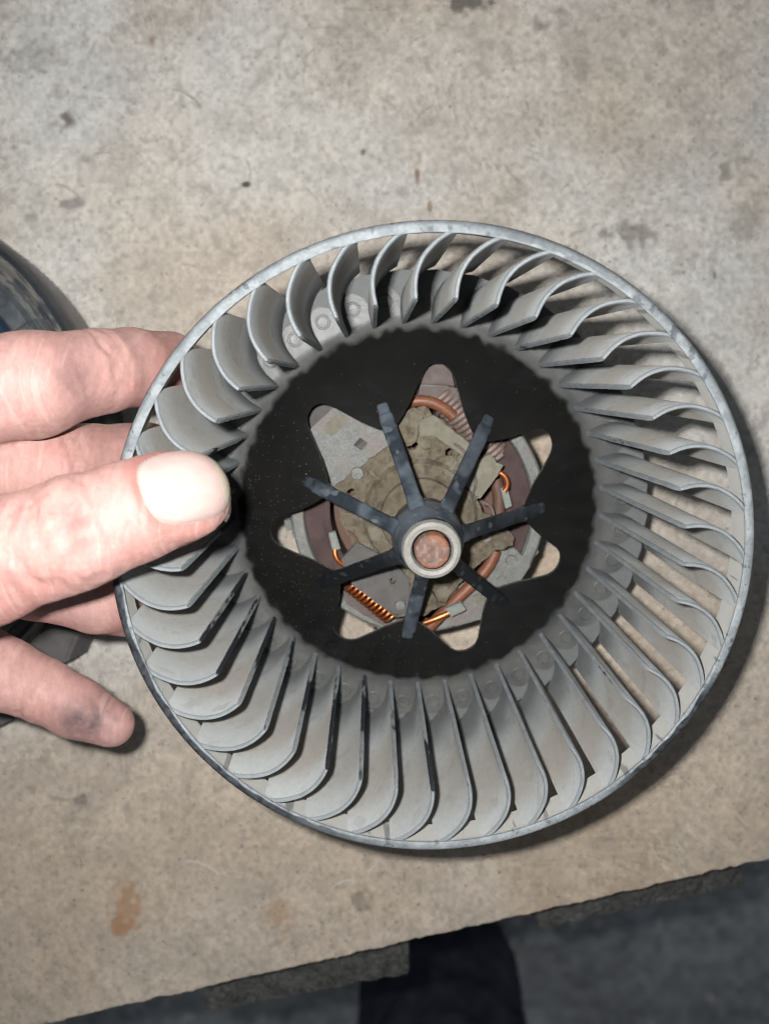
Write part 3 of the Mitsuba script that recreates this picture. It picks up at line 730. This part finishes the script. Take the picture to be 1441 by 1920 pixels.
add(M_ + '__grey_cover', roughen(prism(sheet, -48.5, 2.2, .4), 1.2, .10, .4, 3), 'sheet_mat', 35)
add(M_ + '__lower_body', roughen(prism(wobble(pg('body'), .2, .4, 1), -57, 6, .8), .9, .15, .4, 3), 'dark_body_mat', 35)
add(M_ + '__lower_body_001', roughen(prism(wobble(pg('body2'), .2, .4, 2), -62, 5, .6), .9, .15, .4, 4), 'dark_body_mat', 35)
add(M_ + '__bracket_001', prism(pg('lrb').buffer(.4).buffer(-.4), -57, 2.6, .3), 'steel_mat', 30)
add(M_ + '__bracket_002', prism(pg('silver'), -60, 2.0, .3), 'steel_mat', 30)
for k, q in enumerate(('l1', 'l2')):
    add(num(M_ + '__rivet', k), roughen(prism(pg(q).buffer(-.3).buffer(.3), D[q][0] + .1, 1.3, .4), .6, .1, .6, k), 'card_light_mat' if k else 'steel_mat', 35)
for k, q in enumerate(('gblock', 'rbox', 'ltab')):
    add(num(M_ + '__clip', k), prism(pg(q), D[q][0], 4.0, .4), 'steel_mat' if k else 'sheet_mat', 30)


# ================================================================ the hand: one skin, smooth union of tapered bones, then meshed
def surface_nets(val, lo, h):
    n = val.shape
    inside = val < 0
    acc = np.zeros((n[0] - 1, n[1] - 1, n[2] - 1, 3)); cnt = np.zeros((n[0] - 1, n[1] - 1, n[2] - 1))
    crossings = []
    for ax in range(3):
        sl0 = [slice(None)] * 3; sl1 = [slice(None)] * 3
        sl0[ax] = slice(0, -1); sl1[ax] = slice(1, None)
        a, b = val[tuple(sl0)], val[tuple(sl1)]
        I = np.argwhere((a < 0) != (b < 0))
        va, vb = a[tuple(I.T)], b[tuple(I.T)]
        p = I.astype(float); p[:, ax] += va / (va - vb)
        crossings.append((ax, I, va < 0))
        o = [k for k in range(3) if k != ax]
        for d0 in (0, 1):
            for d1 in (0, 1):
                c = I.copy(); c[:, o[0]] -= d0; c[:, o[1]] -= d1
                ok = ((c >= 0) & (c < np.array(n) - 1)).all(1)
                np.add.at(acc, tuple(c[ok].T), p[ok]); np.add.at(cnt, tuple(c[ok].T), 1)
    idx = -np.ones(cnt.shape, int)
    cells = np.argwhere(cnt > 0)
    idx[tuple(cells.T)] = np.arange(len(cells))
    v = acc[tuple(cells.T)] / cnt[tuple(cells.T)][:, None]
    faces = []
    for ax, I, neg in crossings:
        o = [(ax + 1) % 3, (ax + 2) % 3]
        q = []
        for d0, d1 in ((1, 1), (0, 1), (0, 0), (1, 0)):
            c = I.copy(); c[:, o[0]] -= d0; c[:, o[1]] -= d1
            ok = ((c >= 0) & (c < np.array(n) - 1)).all(1)
            k = np.full(len(c), -1); k[ok] = idx[tuple(c[ok].T)]
            q.append(k)
        q = np.stack(q, 1)
        ok = (q >= 0).all(1)
        q = np.where(neg[:, None], q, q[:, ::-1])[ok]
        faces += [q[:, [0, 1, 2]], q[:, [0, 2, 3]]]
    return trimesh.Trimesh(lo + v * h, np.vstack(faces), process=False)


def J(px, py, depth, r):
    return np.r_[at(px, py, depth) * 1000, r]


FING = {   # px, px, mm below the lens, radius mm; root first
    'thumb': [J(-190, 1120, 172, 15.5), J(-20, 1052, 160, 12.4), J(95, 1018, 158.5, 10.9), J(150, 996, 159, 11.2), J(250, 958, 162, 10.2), J(330, 934, 164.5, 9.3), J(352, 927, 165.2, 8.6)],
    'index': [J(-330, 770, 168, 13), J(-60, 735, 172, 11.6), J(60, 722, 177, 11.3), J(180, 698, 187, 9.7), J(250, 690, 197, 9.1), J(318, 682, 214, 8.5)],
    'middle': [J(-330, 890, 174, 12.5), J(-40, 885, 184, 10.8), J(110, 872, 195, 10.2), J(235, 862, 211, 9.2), J(275, 850, 228, 8.8)],
    'ring': [J(-330, 1010, 180, 12.2), J(-60, 1035, 189, 10.4), J(70, 1085, 198, 10.0), J(190, 1120, 208, 9.2), J(255, 1138, 224, 8.6)],
    'little': [J(-330, 1120, 186, 11.5), J(-90, 1215, 199, 9.5), J(10, 1266, 206, 8.9), J(75, 1294, 209, 8.1), J(140, 1325, 211, 7.7), J(210, 1358, 212, 6.05)],
}
PALM = [[J(-190, 1120, 172, 15.5), J(-480, 1120, 196, 21)], [J(-330, 770, 169, 14), J(-540, 960, 196, 21)], [J(-330, 890, 175, 14), J(-540, 1000, 198, 21)], [J(-330, 1010, 181, 14), J(-540, 1050, 200, 21)],
        [J(-330, 1120, 187, 13), J(-530, 1110, 200, 21)], [J(-540, 1020, 199, 24), J(-800, 1090, 210, 28)]]


def cone(P, a, b):
    ab = b[:3] - a[:3]
    t = np.clip(((P - a[:3]) @ ab) / (ab @ ab), 0, 1)
    return np.linalg.norm(P - (a[:3] + t[:, None] * ab), axis=1) - (a[3] + (b[3] - a[3]) * t)


def smin(a, b, k):
    h = np.clip(.5 + .5 * (b - a) / k, 0, 1)
    return b * (1 - h) + a * h - k * h * (1 - h)


def hand_sdf(P):
    fin = []
    for name, j in FING.items():
        d = cone(P, j[0], j[1])
        for a, b in zip(j[1:-1], j[2:]):
            d = smin(d, cone(P, a, b), 2.0)
        fin.append(d)
    d = fin[0]
    palm = cone(P, *PALM[0])
    for a, b in PALM[1:]:
        palm = smin(palm, cone(P, a, b), 8)
    d = fin[1]
    for e in fin[2:]:
        d = smin(d, e, 3.0)
    d = np.minimum(fin[0], d)
    return smin(d, palm, 9)


lo, hi, h = np.array([-230., -70., 22.]), np.array([-22., 68., 150.]), 1.15
ax = [np.arange(lo[k], hi[k], h) for k in range(3)]
# coarse first, fine only near the skin
hc = 6.9
axc = [np.arange(lo[k] - hc, hi[k] + 2 * hc, hc) for k in range(3)]
PC = np.stack(np.meshgrid(*axc, indexing='ij'), -1).reshape(-1, 3)
DC = hand_sdf(PC).reshape([len(a) for a in axc])
from scipy.interpolate import RegularGridInterpolator
shape = [len(a) for a in ax]
PF = np.stack(np.meshgrid(*ax, indexing='ij'), -1).reshape(-1, 3)
val = RegularGridInterpolator(axc, DC)(PF)
near = np.abs(val) < 6.5
val[near] = hand_sdf(PF[near])
hand = surface_nets(val.reshape(shape), lo, h)
trimesh.smoothing.filter_taubin(hand, iterations=10)
V = np.array(hand.vertices); N = np.array(hand.vertex_normals)


def along(P, j):
    """Distance along a finger's chain and the nearest distance from it."""
    best, s, acc = np.full(len(P), 1e9), np.zeros(len(P)), 0.0
    for a, b in zip(j[:-1], j[1:]):
        ab = b[:3] - a[:3]; L = np.linalg.norm(ab)
        t = np.clip(((P - a[:3]) @ ab) / (L * L), 0, 1)
        d = np.linalg.norm(P - (a[:3] + t[:, None] * ab), axis=1) - (a[3] + (b[3] - a[3]) * t)
        s = np.where(d < best, acc + t * L, s); best = np.minimum(best, d); acc += L
    return s, best


S = {k: along(V, j) for k, j in FING.items()}
who = np.argmin(np.stack([S[k][1] for k in FING], 1), 1)
disp = (meshkit.fbm(V * .09, 2, 5) - .5) * 1.0
names = list(FING)
lenat = lambda name, k: sum(np.linalg.norm(FING[name][i + 1][:3] - FING[name][i][:3]) for i in range(k))
CREASE = {'thumb': [(3, -6.8, .9, .8), (3, -4.0, 1.1, .75), (3, -1.2, 1.3, .8), (3, 1.6, 1.1, .75), (3, 4.6, .8, .7), (3, 7.5, .4, .7), (2, 0, .4, 1.2)],
          'index': [(3, -.5, 1.0, .7), (3, 1.4, .35, .5), (2, -3, .35, .9), (1, 0, .5, 1)], 'middle': [(2, 0, .8, .9), (2, 2.5, .4, .8)], 'ring': [(2, 0, .8, .9)],
          'little': [(3, -1.0, .9, .9), (3, 1.2, .5, .7), (2, -4, .3, 1)]}
for name, cs in CREASE.items():
    m = who == names.index(name)
    s_, _ = S[name]
    for k, o, dep, wid in cs:
        c = lenat(name, k) + o + (meshkit.fbm(V * .16, 2, int(abs(o) * 7) + k) - .5) * 4.0
        disp -= np.where(m, dep * np.exp(-((s_ - c) / wid) ** 2) * (.35 + .9 * meshkit.noise(V * .22, k + 3)) * np.clip(N[:, 2] * 1.6, 0.12, 1), 0)
apart = np.sort(np.stack([S[k][1] for k in FING], 1), 1)
disp *= np.clip((apart[:, 1] - apart[:, 0] - .3) / 2.0, 0, 1)

# the thumb nail's frame: along the last bones, facing the lens and a little up the picture
ta_, tb_ = FING['thumb'][4][:3], FING['thumb'][6][:3]
ax_t = (tb_ - ta_) / np.linalg.norm(tb_ - ta_)
nn_ = np.array([.10, .26, 1.0]); nn_ -= ax_t * (nn_ @ ax_t); nn_ /= np.linalg.norm(nn_)
bb_ = np.cross(nn_, ax_t)
nc = at(349, 925, 165)[:3] * 1000
rel = V - nc
su, sb, sn = rel @ ax_t, rel @ bb_, rel @ nn_
NL, NW = 8.7, 8.0
def nail_d(su, sb):
    return (np.abs(su / NL) ** 3.0 + np.abs(sb / NW) ** 3.0) ** (1 / 3.0)
dn = nail_d(su, sb)
m = (sn > 0) & (who == 0)
disp += np.where(m, .55 * np.exp(-((dn - 1.17) / .10) ** 2) * (su < 6) - .35 * np.exp(-((dn - .99) / .06) ** 2) - .4 * (dn < .95), 0)
hand.vertices = V + N * disp[:, None]
labels['hand'] = {'label': 'left hand with grimy fingertips gripping the fan wheel, thumb on top and fingers below', 'category': 'hand'}
hand.vertices = np.array(hand.vertices) * MM
add('hand', hand, 'skin_mat', True, None)
# nail plate, fitted to the thumb's back
gu, gt = 40, 36
P, FQ = [], []
last = FING['thumb'][4:7]
for i in range(gu):
    for k in range(gt):
        q = i / (gu - 1); w = 2 * np.pi * k / gt
        cs, sn_ = math.cos(w), math.sin(w)
        sc = q / ((abs(cs) ** 3.0 + abs(sn_) ** 3.0) ** (1 / 3.0))
        P.append((NL * sc * cs, NW * sc * sn_, q))
P = np.array(P)
pts = nc + P[:, :1] * ax_t + P[:, 1:2] * bb_
# height: march from above onto the bare finger surface
hgt = np.full(len(pts), 14.0)
for _ in range(40):
    dd = hand_sdf(pts + hgt[:, None] * nn_)
    hgt -= np.clip(dd, -.5, 2) * .9
tip = np.clip((P[:, 0] - 4) / 4.6, 0, 1)
hgt = np.maximum(hgt, -6)
edge_ = np.clip((P[:, 2] - .90) / .10, 0, 1)
hgt += .42 - edge_ ** 2 * .85 * (1 - .75 * tip) + tip * .35
pts = (pts + hgt[:, None] * nn_) * MM
fq = []
for i in range(gu - 1):
    for k in range(gt):
        a, b, c, d = i * gt + k, (i + 1) * gt + k, (i + 1) * gt + (k + 1) % gt, i * gt + (k + 1) % gt
        fq += [[a, b, c], [a, c, d]]
add('hand__thumb_nail', trimesh.Trimesh(pts, fq, process=False), 'nail_mat', True, None)

# ================================================================ the holder's leg beyond the bench edge
labels['person'] = {'label': 'leg in dark navy jeans standing on the floor beyond the bench edge', 'category': 'person'}
zs = np.linspace(-.655, -.02, 90)
cx = np.interp(zs, [-.8, -.4, 0], [.056, .066, .07]); cy = np.interp(zs, [-.7, -.4, 0], [-.515, -.60, -.72])
rx = np.interp(zs, [-.8, -.45, -.3, 0], [.088, .082, .088, .10]); ry = np.interp(zs, [-.8, -.45, -.3, 0], [.10, .085, .09, .10])
an = np.linspace(0, 2 * np.pi, 96, endpoint=False)
v = np.stack([cx[:, None] + rx[:, None] * np.cos(an), cy[:, None] + ry[:, None] * np.sin(an), np.repeat(zs[:, None], 96, 1)], -1)
fold = (meshkit.fbm(np.stack([np.cos(an)[None] * 1.6 + 0 * zs[:, None], np.sin(an)[None] * 1.6 + 0 * zs[:, None], zs[:, None] * 22 + .8 * np.sin(an)[None] * 2], -1), 3, 4) - .5) * .045
v += fold[..., None] * np.stack([np.cos(an), np.sin(an), an * 0], -1)[None]
f = []
for i in range(len(zs) - 1):
    for k in range(96):
        a, b, c, d = i * 96 + k, i * 96 + (k + 1) % 96, (i + 1) * 96 + (k + 1) % 96, (i + 1) * 96 + k
        f += [[a, b, c], [a, c, d]]
vv = np.vstack([v.reshape(-1, 3), [[cx[-1], cy[-1], zs[-1]]]])
f += [[(len(zs) - 1) * 96 + k, (len(zs) - 1) * 96 + (k + 1) % 96, len(vv) - 1] for k in range(96)]
add('person__trouser_leg', trimesh.Trimesh(vv, f, process=False), 'denim_mat', True, None)
sp = [((.05, -.52, -.665), .045), ((.045, -.42, -.668), .042), ((.04, -.36, -.675), .036), ((.05, -.58, -.665), .04)]
sm = m3.Manifold.batch_hull([m3.Manifold.sphere(r, 32).scale([1, 1, .8]).translate(list(c)) for c, r in sp])
add('person__shoe', sm, 'shoe_mat', True, None)
